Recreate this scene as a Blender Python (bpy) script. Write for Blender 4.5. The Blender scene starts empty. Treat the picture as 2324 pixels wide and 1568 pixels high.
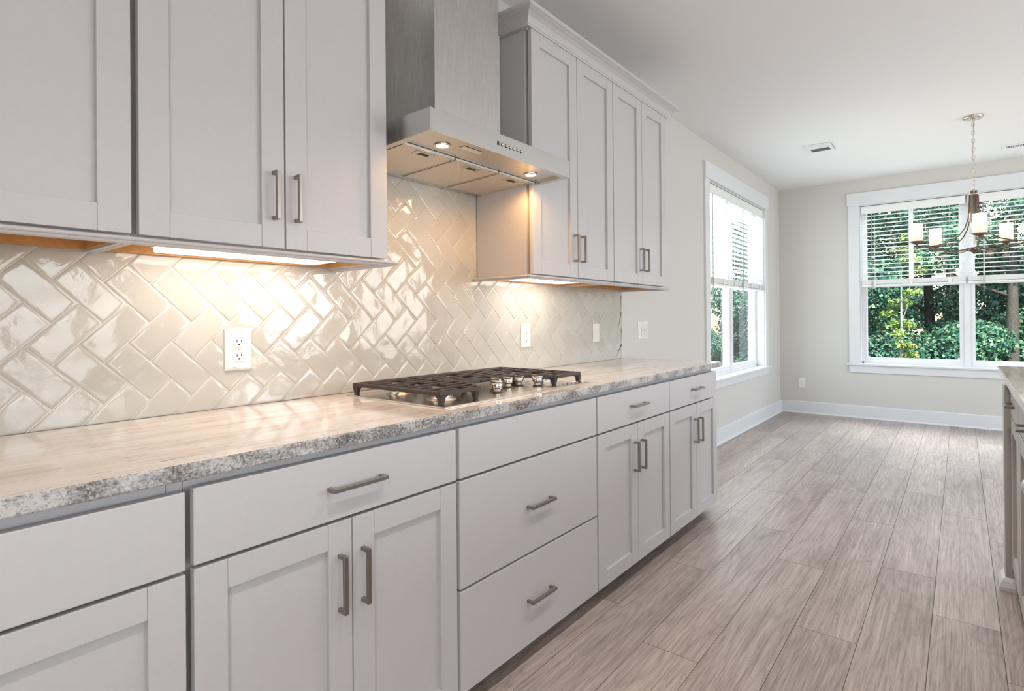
import bpy, bmesh, math, random
import numpy as np
from mathutils import Matrix, Vector

random.seed(7)
SC = bpy.context.scene
COL = SC.collection

# ------------------------------------------------------------------ camera
CX, CZ, FPX = 1.7825, 1.1823, 1263.3
YAW, PIT, ROL = math.radians(38.881), math.radians(0.110), math.radians(-0.470)
PY = 722.39
fw = Vector((-math.sin(YAW) * math.cos(PIT), math.cos(YAW) * math.cos(PIT), math.sin(PIT)))
rt = Vector((math.cos(YAW), math.sin(YAW), 0))
up = rt.cross(fw)
r2 = rt * math.cos(ROL) + up * math.sin(ROL)
u2 = up * math.cos(ROL) - rt * math.sin(ROL)
cam = bpy.data.cameras.new('camera')
cam.sensor_width = 36
cam.sensor_fit = 'HORIZONTAL'
cam.lens = FPX / 2324 * 36
cam.shift_y = -(784 - PY) / 2324
cam.clip_start = 0.02
cam.clip_end = 300
camo = bpy.data.objects.new('camera', cam)
COL.objects.link(camo)
camo.matrix_world = Matrix(((r2.x, u2.x, -fw.x, CX), (r2.y, u2.y, -fw.y, 0), (r2.z, u2.z, -fw.z, CZ), (0, 0, 0, 1)))
SC.camera = camo

# ------------------------------------------------------------------ world, sun, window light, exposure
SC.view_settings.view_transform = 'Standard'
SC.view_settings.look = 'None'
SC.view_settings.gamma = 1
SC.view_settings.use_curve_mapping = False
SC.view_settings.exposure = 0.2
W = bpy.data.worlds.new('sky')
SC.world = W
W.use_nodes = True
nt = W.node_tree
bg = nt.nodes['Background']
sky = nt.nodes.new('ShaderNodeTexSky')
sky.sky_type = 'NISHITA'
sky.sun_disc = False
sky.sun_elevation = math.radians(48)
sky.air_density = 1.0
sky.dust_density = 2.5
nt.links.new(sky.outputs[0], bg.inputs[0])
bg.inputs[1].default_value = 0.55


def lamp(name, kind, loc, energy, color=(1, 1, 1), rot=(0, 0, 0), **kw):
    l = bpy.data.lights.new(name, kind)
    l.energy = energy
    l.color = color
    for k, v in kw.items():
        setattr(l, k, v)
    o = bpy.data.objects.new(name, l)
    o.location = loc
    o.rotation_euler = rot
    COL.objects.link(o)
    return o


R = math.radians
lamp('sun', 'SUN', (4, -8, 20), 7.5, (1, .95, .85), (R(48), 0, R(28)), angle=0.01)
# daylight through the openings of the living side of the room (right wall) and the dining windows
DAY = (0.93, 0.96, 1.0)
lamp('patio_daylight', 'AREA', (6.05, 1.6, 1.1), 22, DAY, (0, R(90), 0), shape='RECTANGLE', size=2.0, size_y=.95)
lamp('side_daylight', 'AREA', (6.05, 4.4, 1.70), 50, DAY, (0, R(90), 0), shape='RECTANGLE', size=1.5, size_y=1.3)
lamp('dining_daylight', 'AREA', (6.05, 6.3, 1.6), 32, DAY, (0, R(90), 0), shape='RECTANGLE', size=1.6, size_y=1.3)
lamp('back_fill', 'AREA', (4.8, -3.05, 1.5), 70, (1.0, .95, .92), (R(90), 0, 0), shape='RECTANGLE', size=2.4, size_y=1.7)  # added ambient fill from behind the camera, through an unseen opening
lamp('far_window_daylight', 'AREA', (1.84, 9.1, 3.4), 150, DAY, (R(-48), 0, 0), shape='RECTANGLE', size=3.0, size_y=2.0)
lamp('left_window_daylight', 'AREA', (-0.19, 5.98, 1.52), 46, (.95, .97, 1.0), (0, R(-90), 0), shape='RECTANGLE', size=1.75, size_y=1.8)
# the kitchen's recessed ceiling lamps (just above the picture's top edge)
for i, (x, y) in enumerate([(1.65, -.6), (1.65, .7), (1.65, 2.0), (1.65, 3.3), (3.6, -.6), (3.6, 1.6)]):
    lamp('downlight', 'SPOT', (x, y, 2.765), 42, (1.0, .92, .85), (0, 0, 0), spot_size=R(112), spot_blend=.7, shadow_soft_size=.06)


# ------------------------------------------------------------------ helpers
class MB:
    def __init__(s):
        s.v, s.f, s.m, s.s = [], [], [], []

    def add(s, verts, faces, m=0, sm=False):
        b = len(s.v)
        s.v += [tuple(p) for p in verts]
        for f in faces:
            s.f.append([b + i for i in f]); s.m.append(m); s.s.append(sm)
        return s

    def box(s, x0, x1, y0, y1, z0, z1, m=0):
        v = [(x0, y0, z0), (x1, y0, z0), (x1, y1, z0), (x0, y1, z0), (x0, y0, z1), (x1, y0, z1), (x1, y1, z1), (x0, y1, z1)]
        return s.add(v, [(0, 3, 2, 1), (4, 5, 6, 7), (0, 1, 5, 4), (1, 2, 6, 5), (2, 3, 7, 6), (3, 0, 4, 7)], m)

    def prism(s, prof, axis, a, b, m=0, sm=False):
        # closed profile extruded along an axis; profile (x,z) for y, (y,z) for x, (x,y) for z
        def P(p, t):
            return {'y': (p[0], t, p[1]), 'x': (t, p[0], p[1]), 'z': (p[0], p[1], t)}[axis]
        n = len(prof)
        s.add([P(p, a) for p in prof] + [P(p, b) for p in prof], [(i, (i + 1) % n, n + (i + 1) % n, n + i) for i in range(n)], m, sm)
        s.add([P(p, a) for p in prof], [tuple(range(n))], m)
        s.add([P(p, b) for p in prof], [tuple(range(n))[::-1]], m)
        return s

    def tube(s, pts, r, n=8, m=0, caps=True, flat=1.0):
        pts = [Vector(p) for p in pts]
        rs = r if isinstance(r, (list, tuple)) else [r] * len(pts)
        rings = []
        ref = None
        for i, p in enumerate(pts):
            t = (pts[min(i + 1, len(pts) - 1)] - pts[max(i - 1, 0)]).normalized()
            if ref is None:
                ref = Vector((0, 0, 1)) if abs(t.z) < .9 else Vector((1, 0, 0))
            a = (ref - t * ref.dot(t)).normalized()
            b = t.cross(a)
            ref = a
            rings.append([p + (a * math.cos(2 * math.pi * k / n) + b * math.sin(2 * math.pi * k / n) * flat) * rs[i] for k in range(n)])
        vs = [q for ring in rings for q in ring]
        fs = [(i * n + k, i * n + (k + 1) % n, (i + 1) * n + (k + 1) % n, (i + 1) * n + k) for i in range(len(pts) - 1) for k in range(n)]
        s.add(vs, fs, m, True)
        if caps:
            s.add(rings[0], [tuple(range(n))[::-1]], m)
            s.add(rings[-1], [tuple(range(n))], m)
        return s

    def lathe(s, prof, c, n=24, axis='z', m=0, sm=True, closed=False):
        c = Vector(c)
        vs = []
        for r, h in prof:
            for k in range(n):
                a = 2 * math.pi * k / n
                d = {'z': (r * math.cos(a), r * math.sin(a), h), 'x': (h, r * math.cos(a), r * math.sin(a)), 'y': (r * math.sin(a), h, r * math.cos(a))}[axis]
                vs.append(c + Vector(d))
        N = len(prof)
        rng = range(N if closed else N - 1)
        s.add(vs, [(i * n + k, i * n + (k + 1) % n, ((i + 1) % N) * n + (k + 1) % n, ((i + 1) % N) * n + k) for i in rng for k in range(n)], m, sm)
        return s

    def torus(s, c, R_, r, axis, n=14, k=6, sx=1.0, m=0):
        # ring of radius R_ around axis direction given by two in-plane vectors
        a, b = axis
        pts = [Vector(c) + Vector(a) * (R_ * math.cos(2 * math.pi * i / n)) + Vector(b) * (R_ * sx * math.sin(2 * math.pi * i / n)) for i in range(n + 1)]
        return s.tube(pts, r, k, m, caps=False)

    def build(s, name, mats, parent=None, bevel=0, seg=2, fix=True):
        off = Vector((0, 0, 0))
        p = parent
        while p is not None:
            off += p.location
            p = p.parent
        me = bpy.data.meshes.new(name)
        me.from_pydata([tuple(Vector(q) - off) for q in s.v], [], s.f)
        for mt in (mats if isinstance(mats, (list, tuple)) else [mats]):
            me.materials.append(mt)
        me.polygons.foreach_set('material_index', s.m)
        me.polygons.foreach_set('use_smooth', s.s)
        if fix:
            bm = bmesh.new(); bm.from_mesh(me)
            bmesh.ops.remove_doubles(bm, verts=bm.verts, dist=1e-5)
            bmesh.ops.recalc_face_normals(bm, faces=bm.faces)
            bm.to_mesh(me); bm.free()
        me.update()
        o = bpy.data.objects.new(name, me)
        COL.objects.link(o)
        if parent is not None:
            o.parent = parent
        if bevel:
            b = o.modifiers.new('edge', 'BEVEL')
            b.width = bevel; b.segments = seg; b.limit_method = 'ANGLE'; b.angle_limit = R(35)
            b.harden_normals = False
        return o


def tag(o, label=None, cat=None, group=None, kind=None):
    if label: o['label'] = label
    if cat: o['category'] = cat
    if group: o['group'] = group
    if kind: o['kind'] = kind
    return o


def thing(name, label, cat, loc, group=None):
    o = bpy.data.objects.new(name, None)
    o.empty_display_size = .1
    o.location = loc
    COL.objects.link(o)
    return tag(o, label, cat, group)


# ------------------------------------------------------------------ materials
def new_mat(name):
    m = bpy.data.materials.new(name)
    m.use_nodes = True
    n = m.node_tree
    return m, n, n.nodes['Principled BSDF'], n.nodes, n.links


def ramp(N, stops, interp='LINEAR'):
    r = N.new('ShaderNodeValToRGB')
    r.color_ramp.interpolation = interp
    e = r.color_ramp.elements
    while len(e) < len(stops):
        e.new(0.5)
    for k, (p, c) in enumerate(stops):
        e[k].position = p
        e[k].color = (c[0], c[1], c[2], 1)
    return r


def noise(N, L, coord, scale, detail=3, rough=.5, dist=0, mapping=None):
    t = N.new('ShaderNodeTexNoise')
    t.inputs['Scale'].default_value = scale
    t.inputs['Detail'].default_value = detail
    t.inputs['Roughness'].default_value = rough
    t.inputs['Distortion'].default_value = dist
    src = coord
    if mapping:
        mp = N.new('ShaderNodeMapping')
        mp.inputs['Scale'].default_value = mapping
        L.new(coord, mp.inputs[0])
        src = mp.outputs[0]
    L.new(src, t.inputs['Vector'])
    return t


def mat(name, color, rough=.5, metal=0, bump=None, spec=.5, var=0.0, coat=0):
    m, n, P, N, L = new_mat(name)
    P.inputs['Base Color'].default_value = (*color, 1)
    P.inputs['Roughness'].default_value = rough
    P.inputs['Metallic'].default_value = metal
    P.inputs['Specular IOR Level'].default_value = spec
    P.inputs['Coat Weight'].default_value = coat
    tc = N.new('ShaderNodeTexCoord')
    t = noise(N, L, tc.outputs['Object'], bump[0] if bump else 30, 3)
    if var:
        a = tuple(c * (1 - var) for c in color); b = tuple(min(1, c * (1 + var)) for c in color)
        r = ramp(N, [(.3, a), (.7, b)])
        L.new(t.outputs['Fac'], r.inputs[0]); L.new(r.outputs[0], P.inputs['Base Color'])
    if bump:
        b = N.new('ShaderNodeBump')
        b.inputs['Strength'].default_value = bump[1]
        b.inputs['Distance'].default_value = bump[2] if len(bump) > 2 else .002
        L.new(t.outputs['Fac'], b.inputs['Height']); L.new(b.outputs[0], P.inputs['Normal'])
    return m


def emit(name, color, strength):
    m, n, P, N, L = new_mat(name)
    P.inputs['Base Color'].default_value = (*color, 1)
    P.inputs['Emission Color'].default_value = (*color, 1)
    P.inputs['Emission Strength'].default_value = strength
    return m


M = {}
M['cab'] = mat('cabinet_paint', (.556, .551, .568), .38, bump=(60, .06), var=.012)
M['wall'] = mat('wall_paint', (.64, .625, .59), .75, bump=(220, .10), var=.01)
M['ceil'] = mat('ceiling_paint', (.85, .85, .85), .85, bump=(150, .10))
M['trim'] = mat('white_trim_paint', (.74, .755, .77), .35, bump=(60, .03))
M['vinyl'] = mat('white_vinyl', (.80, .81, .82), .3)
M['slat'] = mat('white_blind_slat', (.86, .87, .86), .4)
M['plate'] = mat('white_plastic', (.86, .84, .83), .3)
M['slot'] = mat('dark_slot', (.03, .025, .02), .6)
M['handle'] = mat('satin_nickel', (.35, .32, .295), .36, 1.0, bump=(400, .05))
M['wood'] = mat('raw_maple', (.60, .33, .12), .55, bump=(80, .1), var=.12)
M['black'] = mat('matte_black_gap', (.012, .012, .012), .7)
M['iron'] = mat('cast_iron', (.050, .036, .032), .46, 0, bump=(350, .25))
M['chrome'] = mat('polished_knob_metal', (.78, .74, .70), .16, 1.0)
M['alu'] = mat('burner_alloy', (.72, .69, .65), .35, 1.0, bump=(200, .1))
M['enamel'] = mat('black_burner_cap', (.03, .028, .027), .35)
M['bronze'] = mat('brushed_dark_nickel', (.20, .155, .125), .32, 1.0)
M['nickel'] = mat('polished_nickel', (.62, .58, .52), .22, 1.0)
M['register'] = mat('white_register', (.82, .82, .82), .45)
M['duct'] = mat('dark_duct', (.16, .16, .17), .7)
M['seam'] = mat('plank_seam', (.13, .105, .09), .8)
M['film'] = mat('clear_plastic_film', (.80, .80, .82), .12, bump=(90, .6, .004))
M['led'] = emit('under_cabinet_diffuser', (1.0, .87, .76), 5)
M['bulb'] = emit('hood_lamp', (1.0, .87, .66), 14)
M['isl'] = mat('island_paint', (.47, .46, .44), .38, bump=(60, .06))


def steel(name, color, rough, scale, strength=.12):
    m, n, P, N, L = new_mat(name)
    P.inputs['Metallic'].default_value = 1
    tc = N.new('ShaderNodeTexCoord')
    t = noise(N, L, tc.outputs['Object'], 1.0, 4, .6, mapping=scale)
    r = ramp(N, [(.3, tuple(c * .96 for c in color)), (.7, color)])
    L.new(t.outputs['Fac'], r.inputs[0]); L.new(r.outputs[0], P.inputs['Base Color'])
    rr = N.new('ShaderNodeMapRange')
    rr.inputs['To Min'].default_value = rough - .05; rr.inputs['To Max'].default_value = rough + .06
    L.new(t.outputs['Fac'], rr.inputs['Value']); L.new(rr.outputs[0], P.inputs['Roughness'])
    P.inputs['Anisotropic'].default_value = .5
    b = N.new('ShaderNodeBump'); b.inputs['Strength'].default_value = strength; b.inputs['Distance'].default_value = .0006
    L.new(t.outputs['Fac'], b.inputs['Height']); L.new(b.outputs[0], P.inputs['Normal'])
    return m


M['steel_v'] = steel('brushed_steel_vertical', (.68, .675, .665), .27, (500, 500, 4), .035)
M['steel_h'] = steel('brushed_steel_horizontal', (.62, .615, .60), .25, (500, 3, 500), .04)
M['tray'] = steel('cooktop_steel', (.70, .67, .63), .24, (400, 4, 400))


def filter_mat():
    m, n, P, N, L = new_mat('filter_mesh_aluminium')
    P.inputs['Metallic'].default_value = .85
    P.inputs['Roughness'].default_value = .5
    tc = N.new('ShaderNodeTexCoord')
    w1 = N.new('ShaderNodeTexWave'); w1.inputs['Scale'].default_value = 95; w1.bands_direction = 'DIAGONAL'
    mp = N.new('ShaderNodeMapping'); mp.inputs['Rotation'].default_value = (0, 0, R(90))
    L.new(tc.outputs['Object'], mp.inputs[0])
    w2 = N.new('ShaderNodeTexWave'); w2.inputs['Scale'].default_value = 95; w2.bands_direction = 'DIAGONAL'
    L.new(tc.outputs['Object'], w1.inputs[0]); L.new(mp.outputs[0], w2.inputs[0])
    mx = N.new('ShaderNodeMath'); mx.operation = 'MULTIPLY'
    L.new(w1.outputs['Fac'], mx.inputs[0]); L.new(w2.outputs['Fac'], mx.inputs[1])
    r = ramp(N, [(.25, (.80, .75, .69)), (.8, (.52, .48, .43))])
    L.new(mx.outputs[0], r.inputs[0]); L.new(r.outputs[0], P.inputs['Base Color'])
    return m


M['filter'] = filter_mat()


def tile_mat():
    m, n, P, N, L = new_mat('glazed_greige_tile')
    tc = N.new('ShaderNodeTexCoord')
    g = N.new('ShaderNodeNewGeometry')
    r = ramp(N, [(0, (.535, .52, .475)), (1, (.585, .57, .525))])
    L.new(g.outputs['Random Per Island'], r.inputs[0]); L.new(r.outputs[0], P.inputs['Base Color'])
    P.inputs['Roughness'].default_value = .07
    P.inputs['Specular IOR Level'].default_value = .6
    t = noise(N, L, tc.outputs['Object'], 9.5, 1.5, .4)
    t2 = noise(N, L, tc.outputs['Object'], 70, 2, .5)
    ad = N.new('ShaderNodeMath'); ad.operation = 'MULTIPLY_ADD'; ad.inputs[1].default_value = .06
    L.new(t2.outputs['Fac'], ad.inputs[0]); L.new(t.outputs['Fac'], ad.inputs[2])
    b = N.new('ShaderNodeBump'); b.inputs['Strength'].default_value = .5; b.inputs['Distance'].default_value = .009
    L.new(ad.outputs[0], b.inputs['Height']); L.new(b.outputs[0], P.inputs['Normal'])
    return m


M['tile'] = tile_mat()
M['grout'] = mat('pale_grout', (.80, .765, .70), .85, bump=(300, .2))


def stone_mat(name, edge):
    m, n, P, N, L = new_mat(name)
    tc = N.new('ShaderNodeTexCoord')
    O = tc.outputs['Object']
    P.inputs['Roughness'].default_value = .10 if not edge else .16
    P.inputs['Specular IOR Level'].default_value = .5
    mix = lambda: N.new('ShaderNodeMix')

    def blend(a, b, fac, mode='MIX'):
        q = mix(); q.data_type = 'RGBA'; q.blend_type = mode
        if isinstance(fac, float): q.inputs[0].default_value = fac
        else: L.new(fac, q.inputs[0])
        L.new(a, q.inputs[6]); L.new(b, q.inputs[7])
        return q.outputs[2]
    if not edge:
        a = noise(N, L, O, 1, 5, .6, .6, (9, 1.1, 9))
        c1 = ramp(N, [(.25, (.53, .43, .37)), (.42, (.71, .635, .58)), (.55, (.84, .80, .77)), (.72, (.68, .59, .53)), (.85, (.57, .49, .44))])
        L.new(a.outputs['Fac'], c1.inputs[0])
        b = noise(N, L, O, 1, 6, .65, 1.2, (46, 5.5, 46))
        c2 = ramp(N, [(.30, (.30, .24, .20)), (.40, (.78, .74, .70)), (.62, (.86, .83, .79)), (.72, (.55, .44, .37))])
        L.new(b.outputs['Fac'], c2.inputs[0])
        o1 = blend(c1.outputs[0], c2.outputs[0], .62, 'MULTIPLY')
        o1 = blend(o1, c1.outputs[0], .25)
        d = noise(N, L, O, 1, 4, .6, .8, (120, 15, 120))
        c3 = ramp(N, [(.33, (.36, .31, .27)), (.41, (1, 1, 1))])
        L.new(d.outputs['Fac'], c3.inputs[0])
        o2 = blend(o1, c3.outputs[0], .75, 'MULTIPLY')
        L.new(o2, P.inputs['Base Color'])
    else:  # edge: the stone's own speckle, with daylight grey put into the colour
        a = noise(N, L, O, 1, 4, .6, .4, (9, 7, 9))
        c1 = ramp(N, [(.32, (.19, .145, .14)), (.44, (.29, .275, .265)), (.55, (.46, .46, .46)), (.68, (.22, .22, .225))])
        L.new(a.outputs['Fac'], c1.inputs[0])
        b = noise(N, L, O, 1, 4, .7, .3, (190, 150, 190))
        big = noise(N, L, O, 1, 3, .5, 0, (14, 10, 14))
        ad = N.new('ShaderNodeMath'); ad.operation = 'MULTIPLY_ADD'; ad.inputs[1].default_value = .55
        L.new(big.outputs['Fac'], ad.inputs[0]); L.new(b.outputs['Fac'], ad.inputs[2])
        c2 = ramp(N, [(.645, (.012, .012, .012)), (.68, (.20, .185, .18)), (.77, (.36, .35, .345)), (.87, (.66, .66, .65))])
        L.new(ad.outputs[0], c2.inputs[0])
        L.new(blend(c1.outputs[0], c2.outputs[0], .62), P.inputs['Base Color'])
    return m


M['stone'] = stone_mat('polished_veined_granite', False)
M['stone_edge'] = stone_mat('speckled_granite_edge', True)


def floor_mat():
    m, n, P, N, L = new_mat('grey_oak_planks')
    at = N.new('ShaderNodeAttribute'); at.attribute_name = 'plank'
    tc = N.new('ShaderNodeTexCoord')
    wn = N.new('ShaderNodeTexWhiteNoise'); wn.noise_dimensions = '1D'
    L.new(at.outputs['Fac'], wn.inputs['W'])
    sc = N.new('ShaderNodeVectorMath'); sc.operation = 'SCALE'; sc.inputs['Scale'].default_value = 37
    L.new(wn.outputs['Color'], sc.inputs[0])
    ad = N.new('ShaderNodeVectorMath'); ad.operation = 'ADD'
    L.new(tc.outputs['Object'], ad.inputs[0]); L.new(sc.outputs[0], ad.inputs[1])
    V = ad.outputs[0]
    # cathedral figure: contour lines of a long smooth noise
    a = noise(N, L, V, 1, 1.5, .45, .5, (6.5, .95, 1))
    mu = N.new('ShaderNodeMath'); mu.operation = 'MULTIPLY'; mu.inputs[1].default_value = 80
    L.new(a.outputs['Fac'], mu.inputs[0])
    fine = noise(N, L, V, 1, 4, .7, .2, (70, 3.5, 1))
    m2 = N.new('ShaderNodeMath'); m2.operation = 'MULTIPLY_ADD'; m2.inputs[1].default_value = 3.5
    L.new(fine.outputs['Fac'], m2.inputs[0]); L.new(mu.outputs[0], m2.inputs[2])
    si = N.new('ShaderNodeMath'); si.operation = 'SINE'
    L.new(m2.outputs[0], si.inputs[0])
    g = ramp(N, [(0.0, (.70, .69, .68)), (.30, (.90, .90, .90)), (.75, (1, 1, 1)), (1, (1.0, 1.0, 1.0))])
    mr = N.new('ShaderNodeMapRange'); mr.inputs['From Min'].default_value = -1
    L.new(si.outputs[0], mr.inputs['Value']); L.new(mr.outputs[0], g.inputs[0])
    # pores
    p = noise(N, L, V, 1, 4, .75, 0, (210, 6, 1))
    pr_ = ramp(N, [(.34, (.60, .57, .55)), (.56, (1, 1, 1))])
    L.new(p.outputs['Fac'], pr_.inputs[0])
    # broad tone
    bt = noise(N, L, V, 1, 3, .55, .4, (4.5, 1.1, 1))
    br = ramp(N, [(.28, (.40, .338, .316)), (.5, (.505, .44, .415)), (.75, (.60, .535, .51))])
    L.new(bt.outputs['Fac'], br.inputs[0])

    def mul(x, y, f):
        q = N.new('ShaderNodeMix'); q.data_type = 'RGBA'; q.blend_type = 'MULTIPLY'; q.inputs[0].default_value = f
        L.new(x, q.inputs[6]); L.new(y, q.inputs[7]); return q.outputs[2]
    c = mul(br.outputs[0], g.outputs[0], .45)
    st = noise(N, L, V, 1, 3, .6, .15, (95, 1.6, 1))
    sr = ramp(N, [(.30, (.74, .73, .72)), (.5, (.95, .95, .95)), (.68, (1.12, 1.12, 1.12))])
    L.new(st.outputs['Fac'], sr.inputs[0])
    c = mul(c, sr.outputs[0], .9)
    c = mul(c, pr_.outputs[0], .9)
    pv = ramp(N, [(0, (.86, .85, .85)), (.5, (1, .985, .97)), (1, (1.12, 1.09, 1.06))])
    L.new(wn.outputs['Value'], pv.inputs[0])
    c = mul(c, pv.outputs[0], 1.0)
    L.new(c, P.inputs['Base Color'])
    P.inputs['Roughness'].default_value = .42
    b = N.new('ShaderNodeBump'); b.inputs['Strength'].default_value = .18; b.inputs['Distance'].default_value = .001
    L.new(p.outputs['Fac'], b.inputs['Height']); L.new(b.outputs[0], P.inputs['Normal'])
    return m


M['floor'] = floor_mat()


def pane_mat(name, tint=(1, 1, 1)):
    m = bpy.data.materials.new(name)
    m.use_nodes = True
    N, L = m.node_tree.nodes, m.node_tree.links
    N.clear()
    out = N.new('ShaderNodeOutputMaterial')
    tr = N.new('ShaderNodeBsdfTransparent'); tr.inputs[0].default_value = (*tint, 1)
    gl = N.new('ShaderNodeBsdfGlossy'); gl.inputs['Roughness'].default_value = 0.01
    fr = N.new('ShaderNodeFresnel'); fr.inputs[0].default_value = 1.45
    mx = N.new('ShaderNodeMixShader')
    ge = N.new('ShaderNodeNewGeometry')
    fo = N.new('ShaderNodeMath'); fo.operation = 'SUBTRACT'; fo.inputs[0].default_value = 1.0
    L.new(ge.outputs['Backfacing'], fo.inputs[1])
    ff = N.new('ShaderNodeMath'); ff.operation = 'MULTIPLY'
    L.new(fo.outputs[0], ff.inputs[0]); L.new(fr.outputs[0], ff.inputs[1])
    L.new(ff.outputs[0], mx.inputs[0]); L.new(tr.outputs[0], mx.inputs[1]); L.new(gl.outputs[0], mx.inputs[2])
    L.new(mx.outputs[0], out.inputs[0])
    return m


M['pane'] = pane_mat('window_glass', (.93, .97, .96))
M['clear'] = pane_mat('clear_lamp_glass', (.97, .96, .94))


def shade_mat():
    m, n, P, N, L = new_mat('frosted_lamp_shade')
    P.inputs['Base Color'].default_value = (.9, .85, .78, 1)
    tc = N.new('ShaderNodeTexCoord')
    sx = N.new('ShaderNodeSeparateXYZ')
    L.new(tc.outputs['Generated'], sx.inputs[0])
    r = ramp(N, [(0.0, (1.0, .76, .55)), (.35, (1.0, .86, .70)), (.6, (1, .95, .86))])
    L.new(sx.outputs['Z'], r.inputs[0])
    P.inputs['Emission Strength'].default_value = 1.0
    L.new(r.outputs[0], P.inputs['Emission Color'])
    return m


M['shade'] = emit('frosted_lamp_shade', (1.0, .90, .77), .72)


def leaf_mat(name, c0, c1, c2):
    m, n, P, N, L = new_mat(name)
    g = N.new('ShaderNodeNewGeometry')
    r = ramp(N, [(0, c0), (.55, c1), (1, c2)])
    L.new(g.outputs['Random Per Island'], r.inputs[0]); L.new(r.outputs[0], P.inputs['Base Color'])
    P.inputs['Roughness'].default_value = .36
    P.inputs['Subsurface Weight'].default_value = 0
    P.inputs['Transmission Weight'].default_value = 0
    return m


M['leaf_dark'] = leaf_mat('dark_forest_leaves', (.026, .085, .068), (.07, .19, .135), (.26, .42, .25))
M['leaf_mid'] = leaf_mat('forest_leaves', (.045, .15, .105), (.12, .30, .19), (.42, .58, .30))
M['leaf_young'] = leaf_mat('yellow_green_leaves', (.12, .22, .05), (.28, .40, .08), (.50, .52, .16))
M['bark'] = mat('tree_bark', (.115, .095, .08), .85, bump=(30, .6, .02), var=.25)
M['bark_pale'] = mat('pale_sapling_bark', (.42, .40, .36), .8, bump=(40, .4, .01), var=.2)
M['ground'] = mat('leaf_litter_ground', (.06, .085, .035), .95, bump=(8, .6, .05), var=.35)

# ------------------------------------------------------------------ room shell
YF, H = 7.61, 2.781
XR, YB = 6.0, -3.0


def struct(o):
    o['kind'] = 'structure'
    return o


# floor: planks with their own id, laid along the run
def make_floor():
    Wd, Ln = .2045, 1.45
    known = {0: 2.34, 1: 3.14, 2: 2.76, -1: 2.935, -2: 1.88, -3: 2.59, -4: 2.07}
    vs, fs, ids, mids = [], [], [], []
    rr = random.Random(3)
    g = .0011
    row = int(math.floor((0 - 1.277) / Wd)) - 1
    pid = 0
    while True:
        x0 = 1.277 + row * Wd
        x1 = x0 + Wd
        if x0 > XR: break
        if x1 > -.02:
            y = known.get(row, rr.uniform(1, 2.4))
            while y > YB: y -= Ln
            while y < YF:
                ya, yb = max(y, YB), min(y + Ln, YF)
                xa, xb = max(x0, -.02), min(x1, XR)
                b = len(vs)
                d = .0012
                vs += [(xa + g, ya + g, 0), (xb - g, ya + g, 0), (xb - g, yb - g, 0), (xa + g, yb - g, 0),
                       (xa, ya, -d), (xb, ya, -d), (xb, yb, -d), (xa, yb, -d)]
                F = [(0, 1, 2, 3), (4, 5, 1, 0), (5, 6, 2, 1), (6, 7, 3, 2), (7, 4, 0, 3)]
                fs += [tuple(b + i for i in q) for q in F]
                ids += [pid + .37] * 5; mids += [0, 1, 1, 1, 1]
                pid += 1
                y += Ln
        row += 1
    b = len(vs)
    vs += [(-.1, YB - .1, -.0013), (XR + .1, YB - .1, -.0013), (XR + .1, YF + .1, -.0013), (-.1, YF + .1, -.0013),
           (-.1, YB - .1, -.15), (XR + .1, YB - .1, -.15), (XR + .1, YF + .1, -.15), (-.1, YF + .1, -.15)]
    F = [(0, 1, 2, 3), (7, 6, 5, 4), (0, 4, 5, 1), (1, 5, 6, 2), (2, 6, 7, 3), (3, 7, 4, 0)]
    fs += [tuple(b + i for i in q) for q in F]
    ids += [0] * 6
    me = bpy.data.meshes.new('floor')
    me.from_pydata(vs, [], fs)
    me.materials.append(M['floor']); me.materials.append(M['seam'])
    mi = mids + [1] * 6
    at = me.attributes.new('plank', 'FLOAT', 'FACE')
    at.data.foreach_set('value', ids)
    me.polygons.foreach_set('material_index', mi)
    o = bpy.data.objects.new('floor', me)
    COL.objects.link(o)
    return struct(o)


make_floor()
struct(MB().box(-.2, XR + .2, YB - .2, YF + .2, H, H + .2).build('ceiling', M['ceil']))


def wall_with_holes(name, mp, s0, s1, holes, thick=.18):
    # wall in (s, d, z) space, holes = [(s0,s1,z0,z1)] sorted along s
    mb = MB()

    def bx(a, b, z0, z1):
        c = [mp(a, 0, z0), mp(b, thick, z1)]
        mb.box(min(c[0][0], c[1][0]), max(c[0][0], c[1][0]), min(c[0][1], c[1][1]), max(c[0][1], c[1][1]), z0, z1)
    s = s0
    for h in holes:
        bx(s, h[0], -.1, H)
        bx(h[0], h[1], -.1, h[2])
        bx(h[0], h[1], h[3], H)
        s = h[1]
    bx(s, s1, -.1, H)
    return struct(mb.build(name, M['wall'], fix=False))


mp_left = lambda s, d, z: (-d, s, z)
mp_far = lambda s, d, z: (s, YF + d, z)
LW = (5.058, 6.896, .600, 2.443)
FW = (.862, 2.812, .622, 2.480)
wall_with_holes('wall_left', mp_left, YB - .18, YF + .18, [LW])
wall_with_holes('wall_far', mp_far, 0, XR, [FW])
wall_with_holes('wall_right', lambda s, d, z: (XR + d, s, z), YB - .18, YF + .18, [(1.1, 2.1, .05, 2.2), (3.7, 5.1, .95, 2.5), (5.6, 7.0, .75, 2.45)])
wall_with_holes('wall_back', lambda s, d, z: (s, YB - d, z), 0, XR, [(3.6, 5.9, .65, 2.4)])


def baseboard(name, axis, a, b, at):
    prof = [(0, 0), (.031, 0), (.029, .008), (.024, .014), (.0165, .018), (.0165, .134), (.012, .142), (0, .144)]
    mb = MB()
    if axis == 'y':
        mb.prism([(at + p[0], p[1]) for p in prof], 'y', a, b)
    else:
        mb.prism([(at - p[0], p[1]) for p in prof], 'x', a, b)
    return struct(mb.build(name, M['trim']))


baseboard('baseboard_left', 'y', 3.40, YF - .0005, 0.0005)
baseboard('baseboard_far', 'x', .018, XR, YF - .0005)


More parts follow.
